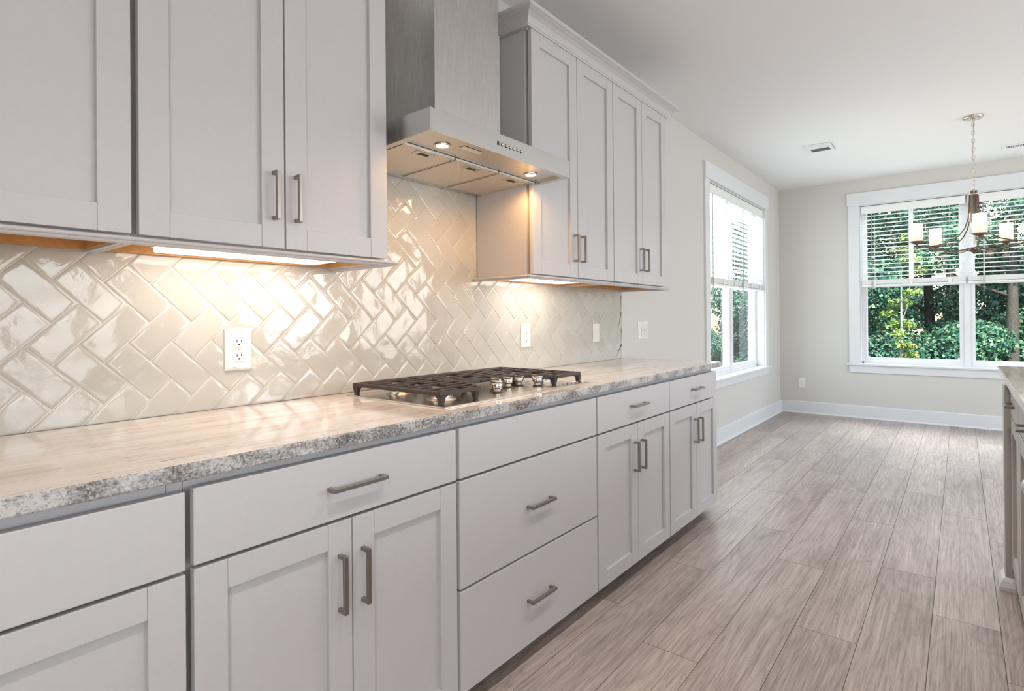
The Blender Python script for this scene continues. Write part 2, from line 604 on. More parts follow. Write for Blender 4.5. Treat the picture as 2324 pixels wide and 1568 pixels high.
# ------------------------------------------------------------------ windows
def window(name, mp, hole, top, apron, muntin, axis):
    s0, s1, z0, z1 = hole
    e = bpy.data.objects.new(name, None)
    e.location = mp((s0 + s1) / 2, 0, z0)
    COL.objects.link(e)
    struct(e)

    def B(name_, boxes, m, bev=.0015, parent=e):
        mb = MB()
        for (a, b, d0, d1, za, zb) in boxes:
            p, q = mp(a, d0, za), mp(b, d1, zb)
            mb.box(min(p[0], q[0]), max(p[0], q[0]), min(p[1], q[1]), max(p[1], q[1]), za, zb)
        return mb.build(name_, m, parent, bevel=bev)
    cw = .105
    B('side_casing', [(s0 - cw, s0 + .004, -.018, 0, z0 + .012, z1)], M['trim'])
    B('side_casing', [(s1 - .004, s1 + cw, -.018, 0, z0 + .012, z1)], M['trim'])
    B('head_casing', [(s0 - cw - .012, s1 + cw + .012, -.028, 0, z1 - .003, top)], M['trim'], .002)
    B('stool', [(s0 - cw - .03, s1 + cw + .03, -.045, .0, z0 - .008, z0 + .013), (s0 + .001, s1 - .001, 0, .088, z0 - .008, z0 + .013)], M['trim'], .003)
    B('apron', [(s0 - cw, s1 + cw, -.018, 0, apron, z0 - .008)], M['trim'])
    B('jamb', [(s0, s0 + .014, 0, .15, z0, z1), (s1 - .014, s1, 0, .15, z0, z1), (s0, s1, 0, .15, z1 - .014, z1)], M['trim'], .001)
    mid = (s0 + s1) / 2
    mz = z0 + (z1 - z0) * .505
    B('mullion', [(mid - .026, mid + .026, .080, .17, z0, z1)], M['vinyl'])
    B('window_frame', [(s0 + .014, s0 + .03, .082, .17, z0, z1), (s1 - .03, s1 - .014, .082, .17, z0, z1), (s0, s1, .082, .17, z1 - .03, z1),
                       (s0, s1, .082, .17, z0 - .01, z0 + .034)], M['vinyl'])
    st = .040
    for a, b in ((s0 + .026, mid - .026), (mid + .026, s1 - .026)):
        zb, zt = z0 + .034, z1 - .03
        lo = B('lower_sash', [(a, a + st, .090, .150, zb, mz), (b - st, b, .090, .150, zb, mz), (a + st, b - st, .090, .150, zb, zb + .048), (a + st, b - st, .090, .150, mz - .04, mz)], M['vinyl'])
        B('pane', [(a + st, b - st, .134, .138, zb + .048, mz - .04)], M['pane'], 0, lo)
        parts = [(a, a + st, .105, .160, mz, zt), (b - st, b, .105, .160, mz, zt), (a + st, b - st, .105, .160, mz, mz + .04), (a + st, b - st, .105, .160, zt - .048, zt)]
        if muntin:
            c = (a + b) / 2
            parts.append((c - .02, c + .02, .128, .152, mz, zt))
        us = B('upper_sash', parts, M['vinyl'])
        B('pane', [(a + st, b - st, .138, .142, mz + .04, zt - .048)], M['pane'], 0, us)
    return e


window('window_1', mp_left, LW, 2.588, .522, False, 'y')
window('window_2', mp_far, FW, 2.622, .530, True, 'x')


def blind(mp, a, b, z1, zlow, wand_s, label, group):
    w = thing('window_blind', label, 'window blind', mp((a + b) / 2, 0, z1), group)

    def bx(mb, s0, s1, d0, d1, za, zb):
        p, q = mp(s0, d0, za), mp(s1, d1, zb)
        mb.box(min(p[0], q[0]), max(p[0], q[0]), min(p[1], q[1]), max(p[1], q[1]), za, zb)
        return mb
    bx(MB(), a, b, .016, .066, z1 - .062, z1 - .018).build('headrail', M['slat'], w, bevel=.002)
    v = MB()
    bx(v, a, b, .004, .014, z1 - .108, z1 - .022)
    bx(v, a, b, .001, .006, z1 - .036, z1 - .022)
    v.build('valance', M['slat'], w, bevel=.002)
    sl = MB()
    zs = z1 - .135
    pitch = .0468

    def slat(z):
        n = 4
        pts = []
        for k in range(n + 1):
            t = k / n
            pts.append((.012 + .050 * t, z + .0022 * math.sin(math.pi * t) + (.5 - t) * .003))
        vs, fs = [], []
        for d, zz in pts:
            for dz in (0, .0028):
                vs.append(mp(a + .004, d, zz + dz)); vs.append(mp(b - .004, d, zz + dz))
        for k in range(n):
            i = k * 4
            fs += [(i, i + 1, i + 5, i + 4), (i + 2, i + 6, i + 7, i + 3), (i, i + 4, i + 6, i + 2), (i + 1, i + 3, i + 7, i + 5)]
        fs += [(0, 2, 3, 1), (n * 4, n * 4 + 1, n * 4 + 3, n * 4 + 2)]
        sl.add(vs, fs)
    while zs > zlow + .095:
        slat(zs); zs -= pitch
    for k in range(16):
        slat(zlow + .024 + k * .0032)
    sl.build('slats', M['slat'], w)
    bx(MB(), a + .002, b - .002, .010, .064, zlow, zlow + .022).build('bottom_rail', M['slat'], w, bevel=.003)
    n = 3
    for k in range(n):
        s = a + (b - a) * (.14 + .72 * k / (n - 1))
        for d in (.0105, .0635):
            MB().tube([mp(s, d, z1 - .07), mp(s, d, zlow + .01)], .0011, 5).build('ladder_cord', M['slat'], w)
        bx(MB(), s - .016, s + .016, .005, .010, zlow + .004, zlow + .07).build('cord_clip', M['plate'], w, bevel=.004)
    MB().tube([mp(wand_s, -.004, z1 - .115), mp(wand_s, -.006, zlow - .09)], [.0042, .0042], 6).build('tilt_wand', M['wandm'], w)
    return w


M['wandm'] = mat('grey_plastic_wand', (.36, .37, .38), .4)
m1 = (FW[0] + FW[1]) / 2
blind(mp_far, FW[0] + .018, m1 - .009, FW[3], 1.527, .99, 'white slatted blind on the left half of the double window behind the chandelier', 'half-lowered white blinds')
blind(mp_far, m1 + .009, FW[1] - .018, FW[3], 1.527, 1.972, 'white slatted blind right of the mullion, behind the chandelier lamps', 'half-lowered white blinds')
m2 = (LW[0] + LW[1]) / 2
blind(mp_left, LW[0] + .018, m2 - .009, LW[3], 1.485, 5.17, 'white slatted blind on side-wall window, the half nearer the cabinets', 'half-lowered white blinds')
blind(mp_left, m2 + .009, LW[1] - .018, LW[3], 1.485, 6.09, 'white slatted blind on side-wall window, the half nearer the room corner', 'half-lowered white blinds')

# ------------------------------------------------------------------ backsplash
def make_tiles():
    hy, hz, y00, z00 = .0547, .0542, .3615, 1.2894
    ya, yb, za, zb = -.62, 3.374, .9155, 1.775
    gap = .0015
    mb = MB()

    def clip(poly, ax, val, keep_less):
        out = []
        for i in range(len(poly)):
            p, q = poly[i], poly[(i + 1) % len(poly)]
            ip = (p[ax] <= val) == keep_less or p[ax] == val
            iq = (q[ax] <= val) == keep_less or q[ax] == val
            if ip: out.append(p)
            if ip != iq:
                t = (val - p[ax]) / (q[ax] - p[ax])
                out.append((p[0] + (q[0] - p[0]) * t, p[1] + (q[1] - p[1]) * t))
        return out

    def area(p):
        return .5 * sum(p[i][0] * p[(i + 1) % len(p)][1] - p[(i + 1) % len(p)][0] * p[i][1] for i in range(len(p)))

    def inset(poly, d):
        n = len(poly)
        out = []
        for i in range(n):
            a, b, c = Vector(poly[i - 1]), Vector(poly[i]), Vector(poly[(i + 1) % n])
            e1, e2 = (b - a).normalized(), (c - b).normalized()
            n1, n2 = Vector((-e1.y, e1.x)), Vector((-e2.y, e2.x))
            k = n1 + n2
            den = max(.35, 1 + n1.dot(n2))
            out.append(tuple(b + k * (d / den)))
        return out

    def dedupe(p):
        o = []
        for q in p:
            if not o or (abs(q[0] - o[-1][0]) + abs(q[1] - o[-1][1])) > .0015: o.append(q)
        if len(o) > 1 and (abs(o[0][0] - o[-1][0]) + abs(o[0][1] - o[-1][1])) < .0015: o.pop()
        return o

    def tile(p0, p1, q0, q1):
        pts = [(p0, q0), (p0, q1), (p1, q1), (p1, q0)]
        poly = [(y00 + hy * (p + q), z00 + hz * (p - q)) for p, q in pts]
        if area(poly) < 0: poly = poly[::-1]
        poly = inset(poly, gap)
        ymax = yb
        if sum(p[1] for p in poly) / 4 > 1.375: ymax = 3.35
        for ax, val, less in ((0, ya, False), (0, ymax, True), (1, za, False), (1, zb, True)):
            if len(poly) >= 3: poly = clip(poly, ax, val, less)
        poly = dedupe(poly) if len(poly) >= 3 else []
        if len(poly) < 3 or area(poly) < 2.5e-4: return
        rows = [(0, .0040), (.0, .0064), (.0008, .0070), (.0024, .0075), (.0055, .00785), (.0095, .0080), (.0105, .0080)]
        rings, ok = [], True
        A0 = area(poly)
        for d, x in rows:
            r = inset(poly, d) if d else poly
            if area(r) < .25 * A0 and d: break
            rings.append([(x, q[0], q[1]) for q in r])
        n = len(poly)
        vs = [q for r in rings for q in r]
        fs = [(i * n + k, i * n + (k + 1) % n, (i + 1) * n + (k + 1) % n, (i + 1) * n + k) for i in range(len(rings) - 1) for k in range(n)]
        fs.append(tuple((len(rings) - 1) * n + k for k in range(n)))
        mb.add(vs, fs, 0, True)
    for a in range(-30, 70):
        for b in range(-14, 30):
            # lattice (1,1) and (2,-2) in (p,q)
            p, q = a + 2 * b, a - 2 * b
            y = y00 + hy * (p + q); z = z00 + hz * (p - q)
            if y < ya - .4 or y > yb + .4 or z < za - .4 or z > zb + .4: continue
            tile(p, p + 1, q, q + 2)
            tile(p - 2, p, q + 1, q + 2)
    o = mb.build('tile_backsplash', [M['tile'], M['grout']], fix=False)
    g = MB().box(.0004, .0052, ya, yb, za - .0, 1.37).box(.0004, .0052, ya, 3.35, 1.37, zb + .003)
    # pale edge trim along the exposed top and end
    g.box(.0004, .0085, yb - .0005, yb + .0045, za, 1.37)
    g.build('grout_bed', M['grout'], o)
    return tag(o, 'glossy greige subway tile backsplash laid in herringbone above the granite worktop', 'backsplash')


make_tiles()


# ------------------------------------------------------------------ cabinet parts
def bar_pull(parent, face, a, b, vertical, other, sgn=1, sec=.0095, out=.030):
    """U-shaped square bar pull; a..b along its length, other = fixed coordinate; face = x of the front it stands on."""
    mb = MB()
    h = sec / 2
    f0, f1 = sorted((face, face + sgn * (out - sec)))
    b0, b1 = sorted((face + sgn * (out - sec), face + sgn * out))
    if vertical:
        mb.box(b0, b1, other - h, other + h, a, b)
        mb.box(f0, f1, other - h, other + h, a, a + sec)
        mb.box(f0, f1, other - h, other + h, b - sec, b)
    else:
        mb.box(b0, b1, a, b, other - h, other + h)
        mb.box(f0, f1, a, a + sec, other - h, other + h)
        mb.box(f0, f1, b - sec, b, other - h, other + h)
    return mb.build('handle', M['handle'], parent, bevel=.0007)


def shaker(x, y0, y1, z0, z1, st=.0635, rail=.060, t=.019, rec=.0115, sgn=1):
    """door front at x, thickness t behind it; recessed centre panel with small joint lines at the stiles"""
    mb = MB()
    xb = x - sgn * t
    lo, hi = sorted((xb, x))
    mb.box(lo, hi, y0, y0 + st, z0, z1)
    mb.box(lo, hi, y1 - st, y1, z0, z1)
    g = .0004
    lo2, hi2 = sorted((xb, x - sgn * .0003))
    mb.box(lo2, hi2, y0 + st + g, y1 - st - g, z0, z0 + rail)
    mb.box(lo2, hi2, y0 + st + g, y1 - st - g, z1 - rail, z1)
    p0, p1 = sorted((xb + sgn * .003, x - sgn * rec))
    mb.box(p0, p1, y0 + st - .003, y1 - st + .003, z0 + rail - .003, z1 - rail + .003)
    return mb


def slab(x, y0, y1, z0, z1, t=.019, sgn=1):
    lo, hi = sorted((x - sgn * t, x))
    return MB().box(lo, hi, y0, y1, z0, z1)


XD = .632
GB = 'grey base cabinets under the granite worktop'


def base_unit(y0, y1, label, fronts, dz=0.0, side=False):
    c = thing('base_cabinet', label, 'base cabinet', (.3, (y0 + y1) / 2, 0.0), GB)
    b = MB()
    b.box(.012, .576, y0 + .0005, y0 + .016, .048, .8825)
    b.box(.012, .576, y1 - .016, y1 - .0005, .048, .8825)
    b.box(.012, .576, y0 + .016, y1 - .016, .048, .063)
    b.box(.012, .020, y0 + .016, y1 - .016, .063, .8825)
    # face frame
    b.box(.576, .599, y0 + .0003, y0 + .03, .048, .8825)
    b.box(.576, .599, y1 - .03, y1 - .0003, .048, .8825)
    b.box(.576, .599, y0 + .03, y1 - .03, .048, .085)
    b.box(.576, .599, y0 + .03, y1 - .03, .84, .8825)
    b.box(.576, .599, y0 + .03, y1 - .03, .69, .73)
    b.build('body', M['cab'], c, bevel=.0008)
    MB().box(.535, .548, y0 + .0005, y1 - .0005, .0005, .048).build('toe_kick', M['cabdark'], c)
    for f in fronts:
        kind, a, e, z0, z1 = f[:5]
        z0 += dz; z1 += dz
        if kind == 'drawer':
            d = slab(XD, a, e, z0, z1).build('drawer', M['cab'], c, bevel=.0022)
            if f[5]:
                bar_pull(d, XD, f[5][0], f[5][1], False, f[5][2])
        else:
            d = shaker(XD, a, e, z0, z1).build('door', M['cab'], c, bevel=.0012)
            if f[5]:
                bar_pull(d, XD, f[5][1], f[5][2], True, f[5][0])
    return c


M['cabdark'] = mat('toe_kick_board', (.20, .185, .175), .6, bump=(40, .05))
DT, DB, TT, TB = .8627, .7129, .7059, .077
base_unit(-.32, .4399, 'grey base cabinet at the left edge, under the end of the tiled run', [
    ('drawer', -.315, .4327, DB, DT, None),
    ('door', -.315, .0575, TB, TT, None), ('door', .0605, .4327, TB, TT, (.11, .494, .630))], dz=-.004)
base_unit(.4401, 1.1684, 'grey base cabinet below the wall outlet, drawer over two doors', [
    ('drawer', .4471, 1.1619, DB, DT, (.737, .893, .789)),
    ('door', .4471, .8030, TB, TT, (.768, .494, .630)), ('door', .8060, 1.1619, TB, TT, (.833, .494, .628))])
base_unit(1.1686, 1.9704, 'grey base cabinet under the gas cooktop, with blank panel and two deep drawers', [
    ('drawer', 1.1751, 1.9655, DB, DT, None),
    ('drawer', 1.1751, 1.9655, .3869, TT, (1.497, 1.637, .546)), ('drawer', 1.1751, 1.9655, TB, .3795, (1.495, 1.635, .228))])
base_unit(1.9706, 2.6909, 'narrow-doored grey base cabinet just beyond the cooktop drawers', [
    ('drawer', 1.9755, 2.6865, DB, DT, (2.262, 2.402, .791)),
    ('door', 1.9755, 2.3316, TB, TT, (2.299, .494, .628)), ('door', 2.3346, 2.6865, TB, TT, (2.366, .494, .628))])
base_unit(2.6911, 3.3945, 'grey base cabinet at the far end of the run beside the window', [
    ('drawer', 2.6955, 3.3874, DB, DT, (2.982, 3.120, .792)),
    ('door', 2.6955, 3.0532, TB, TT, (3.024, .494, .628)), ('door', 3.0562, 3.3874, TB, TT, (3.090, .494, .628))])

# worktop
wt = MB()
e = .004
prof = [(.0090, .883), (.6414, .883), (.6444, .886), (.6444, .911), (.6404, .915), (.0090, .915)]
y0, y1 = -.60, 3.44
n = len(prof)
vs = [(p[0], y0, p[1]) for p in prof] + [(p[0], y1, p[1]) for p in prof]
wt.add(vs, [(4, 5, 11, 10)], 0)
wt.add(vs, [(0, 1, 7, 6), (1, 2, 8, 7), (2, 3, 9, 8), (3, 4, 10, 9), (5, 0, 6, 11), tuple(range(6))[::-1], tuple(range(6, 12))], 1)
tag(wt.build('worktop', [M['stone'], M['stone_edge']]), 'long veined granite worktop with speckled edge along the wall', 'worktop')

# ------------------------------------------------------------------ wall cabinets
XU = .335
UB, UT = 1.3818, 2.452
GU = 'grey wall cabinets'


def upper_unit(y0, y1, label, doors):
    c = thing('wall_cabinet', label, 'wall cabinet', (.16, (y0 + y1) / 2, 1.366), GU)
    b = MB()
    b.box(.0125, .282, y0 + .0006, y0 + .0145, 1.366, 2.46)
    b.box(.0125, .282, y1 - .0145, y1 - .0006, 1.366, 2.46)
    b.box(.0125, .282, y0 + .0145, y1 - .0145, 2.44, 2.46)
    b.box(.0125, .018, y0 + .0145, y1 - .0145, 1.412, 2.44)
    b.box(.282, .3025, y0 + .0004, y0 + .030, 1.376, 2.46)
    b.box(.282, .3025, y1 - .030, y1 - .0004, 1.376, 2.46)
    b.box(.282, .3025, y0 + .030, y1 - .030, 1.376, 1.43)
    b.box(.282, .3025, y0 + .030, y1 - .030, 2.41, 2.46)
    b.build('body', M['cab'], c, bevel=.0008)
    u = MB()
    u.box(.0185, .2815, y0 + .0145, y1 - .0145, 1.397, 1.411)
    u.box(.0125, .030, y0 + .0145, y1 - .0145, 1.3715, 1.397)
    u.box(.03, .2815, y0 + .0145, y0 + .020, 1.372, 1.397)
    u.box(.03, .2815, y1 - .020, y1 - .0145, 1.372, 1.397)
    u.build('underside', M['wood'], c)
    for a, e_, hy, st in doors:
        d = shaker(XU, a, e_, UB, UT).build('door', M['cab'], c, bevel=.0012)
        if hy:
            bar_pull(d, XU, 1.457, 1.588, True, hy)
    return c


upper_unit(-.32, .4447, 'grey wall cabinet at the left edge of the picture, its handle unseen', [(-.315, .057, None, 0), (.060, .4375, .10, 0)])
upper_unit(.4449, 1.1600, 'grey two-door wall cabinet with two pulls above the lit outlet, left of the hood', [(.4523, .8012, .770, 0), (.8056, 1.1532, .834, 0)])
upper_unit(1.9370, 2.6725, 'grey two-door wall cabinet right beside the steel hood', [(1.944, 2.3100, 2.280, 0), (2.3144, 2.6695, 2.343, 0)])
upper_unit(2.6727, 3.3600, 'grey two-door wall cabinet at the far end, next to bare wall', [(2.6765, 3.0178, 2.990, 0), (3.0222, 3.3534, 3.055, 0)])
# applied end panel frame on the hood side of the right-hand pair is part of that cabinet's body line


def moulding(name, label, cat, prof, y0, y1, ret0, ret1, mt):
    """profile (out, z), run along the cabinet fronts with mitred returns to the wall"""
    mb = MB()
    n = len(prof)
    secs = []
    if ret0: secs.append(lambda o, z: (.0130, y0 - o, z))
    secs.append(lambda o, z: (XU - .0195 + o, y0 - (o if ret0 else 0), z))
    secs.append(lambda o, z: (XU - .0195 + o, y1 + (o if ret1 else 0), z))
    if ret1: secs.append(lambda o, z: (.0130, y1 + o, z))
    vs = [f(o, z) for f in secs for o, z in prof]
    fs = [(i * n + k, i * n + (k + 1) % n, (i + 1) * n + (k + 1) % n, (i + 1) * n + k) for i in range(len(secs) - 1) for k in range(n)]
    fs += [tuple(range(n))[::-1], tuple((len(secs) - 1) * n + k for k in range(n))]
    mb.add(vs, fs, 0)
    return tag(mb.build(name, mt, bevel=.0006, seg=1), label, cat)


rail = [(.0005, 1.3755), (.022, 1.3755), (.029, 1.3735), (.031, 1.370), (.029, 1.3665), (.0235, 1.365), (.0225, 1.361), (.020, 1.3595), (.0005, 1.3595)]
crown = [(.0015, 2.4525), (.0235, 2.4525), (.026, 2.458), (.030, 2.461), (.0335, 2.468), (.042, 2.482), (.056, 2.493), (.068, 2.498), (.072, 2.501), (.079, 2.5025), (.0835, 2.507), (.0835, 2.517), (.0015, 2.517)]
moulding('light_rail', 'grey light rail moulding under the cabinets left of the hood', 'moulding', rail, -.32, 1.160, False, True, M['cab'])
moulding('light_rail', 'grey light rail moulding under the cabinets right of the hood', 'moulding', rail, 1.937, 3.360, True, True, M['cab'])
moulding('crown_moulding', 'grey crown moulding capping the cabinets right of the hood', 'moulding', crown, 1.937, 3.360, True, True, M['cab'])


def led_bar(y0, y1, label, watts):
    t = thing('under_cabinet_light', label, 'under-cabinet light', (.16, (y0 + y1) / 2, 1.3965), 'under-cabinet light bars')
    MB().box(.085, .235, y0, y1, 1.383, 1.3965).build('housing', M['plate'], t, bevel=.002)
    MB().box(.090, .230, y0 + .006, y1 - .006, 1.3705, 1.3830).build('diffuser', M['led'], t, bevel=.004)
    l = lamp('under_cabinet_lamp', 'AREA', (.16, (y0 + y1) / 2, 1.369), watts, (1.0, .82, .65), (0, R(12), 0), shape='RECTANGLE', size=.10, size_y=y1 - y0 - .03)
    return t


led_bar(.555, 1.045, 'lit under-cabinet light bar above the near wall outlet', 1.0)
led_bar(2.07, 2.505, 'lit under-cabinet light bar beneath the cabinets right of the hood', .95)

# ------------------------------------------------------------------ range hood
hood = thing('range_hood', 'stainless steel chimney range hood over the cooktop', 'range hood', (.25, 1.59, 1.76))
HY0, HY1 = 1.1927, 1.9870
zf0, zf1, zb0 = 1.7766, 1.849, 1.7600
# canopy shell: thin-walled open box, floor slopes slightly to the wall
cn = MB()
o_ = [(.010, HY0), (.500, HY0), (.500, HY1), (.010, HY1)]
zb_ = [zb0, zf0, zf0, zb0]
w_ = .026
i_ = [(.010 + w_, HY0 + w_), (.500 - w_, HY0 + w_), (.500 - w_, HY1 - w_), (.010 + w_, HY1 - w_)]
vs = [(x, y, zf1) for x, y in o_] + [(x, y, z) for (x, y), z in zip(o_, zb_)] + [(x, y, z) for (x, y), z in zip(i_, zb_)] + [(x, y, z + .010) for (x, y), z in zip(i_, zb_)]
cn.add(vs, [(0, 1, 2, 3)] + [(k, 4 + k, 4 + (k + 1) % 4, (k + 1) % 4) for k in range(4)] + [(4 + k, 8 + k, 8 + (k + 1) % 4, 4 + (k + 1) % 4) for k in range(4)]
       + [(8 + k, 12 + k, 12 + (k + 1) % 4, 8 + (k + 1) % 4) for k in range(4)] + [(12, 13, 14, 15)])
cn.build('canopy', M['steel_h'], hood, bevel=.0012)
ch = MB()
ch.box(.010, .298, 1.404, 1.774, zf1 + .0003, 2.36)
ch.box(.010, .295, 1.407, 1.771, 2.36, H - .001)
ch.build('chimney', M['steel_v'], hood, bevel=.0015)


def zhood(x):
    return zb0 + (zf0 - zb0) * (x - .010) / .49


def sloped(mb, x0, x1, y0, y1, lo, hi, m=0):
    v = [(x0, y0, zhood(x0) + lo), (x1, y0, zhood(x1) + lo), (x1, y1, zhood(x1) + lo), (x0, y1, zhood(x0) + lo),
         (x0, y0, zhood(x0) + hi), (x1, y0, zhood(x1) + hi), (x1, y1, zhood(x1) + hi), (x0, y1, zhood(x0) + hi)]
    mb.add(v, [(0, 3, 2, 1), (4, 5, 6, 7), (0, 1, 5, 4), (1, 2, 6, 5), (2, 3, 7, 6), (3, 0, 4, 7)], m)
    return mb


for k in range(3):
    a = 1.2225 + k * .2475
    fl = sloped(MB(), .040, .338, a, a + .240, .001, .0095).build('grease_filter', M['filter'], hood, bevel=.0015)
    fr_ = MB()
    sloped(fr_, .040, .0445, a, a + .240, -.0006, .001); sloped(fr_, .3335, .338, a, a + .240, -.0006, .001)
    sloped(fr_, .0445, .3335, a, a + .0045, -.0006, .001); sloped(fr_, .0445, .3335, a + .2355, a + .240, -.0006, .001)
    fr_.build('filter_edge', M['steel_h'], fl)
    cy = a + .118
    la = MB()
    sloped(la, .288, .322, cy - .042, cy + .042, -.0012, .0012)
    lo_ = la.build('latch_plate', M['steel_h'], fl)
    lt = MB()
    sloped(lt, .299, .311, cy - .019, cy + .019, -.0022, -.0011)
    lt.build('latch_slot', M['slot'], fl)
    lt = MB()
    sloped(lt, .2965, .2995, cy - .023, cy + .023, -.0048, -.0011); sloped(lt, .2995, .313, cy + .019, cy + .023, -.0048, -.0011)
    lt.build('latch_lever', M['chrome'], fl)
for y in (1.345, 1.850):
    zz = zhood(.395) + .0098
    p = MB().lathe([(.031, -.0005), (.0305, -.0035), (.027, -.004), (.0215, -.0025), (.0205, .0)], (.395, y, zz), 28).build('lamp_ring', M['chrome'], hood)
    MB().lathe([(.0205, 0), (.0, 0)], (.395, y, zz - .0018), 24).lathe([(.0, -.001), (.019, -.001), (.0205, 0)], (.395, y, zz - .0018), 24).build('lamp_lens', M['bulb'], p)
    lamp('hood_spot', 'SPOT', (.395, y, zz - .012), 5.2, (1.0, .52, .17), (0, 0, 0), spot_size=R(172), spot_blend=.5, shadow_soft_size=.025)
sloped(MB(), .423, .447, 1.400, 1.500, .0085, .0098).build('rating_sticker', M['plate'], hood)
for k in range(7):
    y = 1.520 + k * .0222
    if k == 0:
        MB().box(.5003, .5012, y - .0045, y + .0045, 1.806, 1.8195).build('button', M['slot'], hood)
    else:
        rg = MB().lathe([(.0062, 0), (.0062, .0012), (.0052, .0014)], (.5003, y, 1.812), 16, 'x')
        rg.lathe([(.0052, .0006), (.0, .0006)], (.5003, y, 1.812), 16, 'x')
        rg = rg.build('button', M['slot'], hood)
        MB().lathe([(.0046, .0008), (.0042, .0026), (.0, .0028)], (.5003, y + .0006, 1.8128), 14, 'x').build('button_face', M['chrome'], rg)

# ------------------------------------------------------------------ cooktop
ck = thing('gas_cooktop', 'stainless steel gas cooktop with black grates let into the worktop', 'cooktop', (.33, 1.59, .9152))
TY0, TY1, TX0, TX1 = 1.170, 2.004, .080, .580
tr = MB()
pf = [(0, .9152), (0, .9185), (.004, .9205), (.018, .9205), (.024, .9185)]
vs = []
for d, z in pf:
    vs += [(TX0 + d, TY0 + d, z), (TX1 - d, TY0 + d, z), (TX1 - d, TY1 - d, z), (TX0 + d, TY1 - d, z)]
fs = [(i * 4 + k, i * 4 + (k + 1) % 4, (i + 1) * 4 + (k + 1) % 4, (i + 1) * 4 + k) for i in range(4) for k in range(4)] + [(16, 17, 18, 19), (3, 2, 1, 0)]
tr.add(vs, fs)
tr.build('tray', M['tray'], ck, bevel=.001)
gz0, gz1 = .9475, .9600


def bar(mb, x0, x1, y0, y1, z0=gz0, z1=gz1):
    mb.box(x0, x1, y0, y1, z0, z1)


def leg(mb, x, y, sx, sy):
    # cast foot: wide at the frame, tapering down to the tray, with a gusset
    w = .011
    v = [(x - w, y - w, gz0), (x + w, y - w, gz0), (x + w, y + w, gz0), (x - w, y + w, gz0),
         (x - .007, y - .007, .9190), (x + .007, y - .007, .9190), (x + .007, y + .007, .9190), (x - .007, y + .007, .9190)]
    mb.add(v, [(0, 1, 2, 3), (7, 6, 5, 4), (0, 4, 5, 1), (1, 5, 6, 2), (2, 6, 7, 3), (3, 7, 4, 0)])
    mb.prism([(y + sy * .009, gz0 + .001), (y + sy * .028, gz0 + .001), (y + sy * .009, gz0 - .012)], 'x', x - .006, x + .006)
    mb.prism([(x + sx * .009, gz0 + .001), (x + sx * .028, gz0 + .001), (x + sx * .009, gz0 - .012)], 'y', y - .006, y + .006)


def grate(kind):
    mb = MB()
    x0, x1 = .090, .535
    t = .011
    if kind == 'left': y0, y1 = 1.190, 1.452
    elif kind == 'right': y0, y1 = 1.757, 2.005
    else: y0, y1, x1 = 1.456, 1.753, .385
    if kind == 'centre':
        bar(mb, x0, x1, y0, y0 + t); bar(mb, x0, x1, y1 - t, y1)
        bar(mb, x0, x0 + t, y0, y1); bar(mb, x1 - t, x1, y0, y1)
        for s in (y0 + .006, y1 - .006):
            leg(mb, x1 - .006, s, -1, 1 if s < 1.6 else -1); leg(mb, x0 + .008, s, 1, 1 if s < 1.6 else -1)
        inner = (y0, y1)
    else:
        s = 1 if kind == 'left' else -1
        ya, yb = (y0, y1) if s == 1 else (y1, y0)       # ya outer side, yb inner side
        lo, hi = sorted((ya, ya + s * t)); bar(mb, x0, x1, lo, hi)
        lo, hi = sorted((yb, yb - s * t)); bar(mb, x0, .405, lo, hi)
        bar(mb, x0, x0 + t, y0, y1)
        cut = yb - s * .075
        # front bar, then slanting back to the inner side
        lo, hi = sorted((ya, cut)); bar(mb, x1 - t, x1, lo, hi)
        q = [(x1 - t, cut), (x1, cut), (.405, yb), (.405 - t, yb - s * .004)]
        mb.prism(q, 'z', gz0, gz1)
        leg(mb, x1 - .006, ya + s * .012, -1, s); leg(mb, x1 - .02, cut - s * .004, -1, -s)
        leg(mb, x0 + .008, ya + s * .012, 1, s); leg(mb, x0 + .008, yb - s * .012, 1, -s); leg(mb, .395, yb - s * .010, -1, -s)
    # fingers along the run, broken around the burners
    nx = 8 if kind != 'centre' else 6
    xs = [x0 + t + (x1 - t - x0 - t) * (k + .5) / nx for k in range(nx)]
    for k, x in enumerate(xs):
        yl, yr = y0 + .004, y1 - .004
        if kind != 'centre' and x > .405:
            f = (x - .405) / (x1 - .405)
            if kind == 'left': yr = y1 - .075 * f - .004
            else: yl = y0 + .075 * f + .004
        if k % 2 == 0:
            bar(mb, x - .0055, x + .0055, yl, yr, gz0 + .003, gz1)
        else:
            m_ = (y0 + y1) / 2
            bar(mb, x - .0055, x + .0055, yl, m_ - .030, gz0 + .003, gz1)
            bar(mb, x - .0055, x + .0055, m_ + .030, yr, gz0 + .003, gz1)
    for f in (.30, .70):
        yy = y0 + (y1 - y0) * f
        bar(mb, x0, x1 - (0 if kind == 'centre' else .012), yy - .005, yy + .005, gz0 - .001, gz1 - .0035)
    return mb.build('grate', M['iron'], ck, bevel=.0014, seg=1)


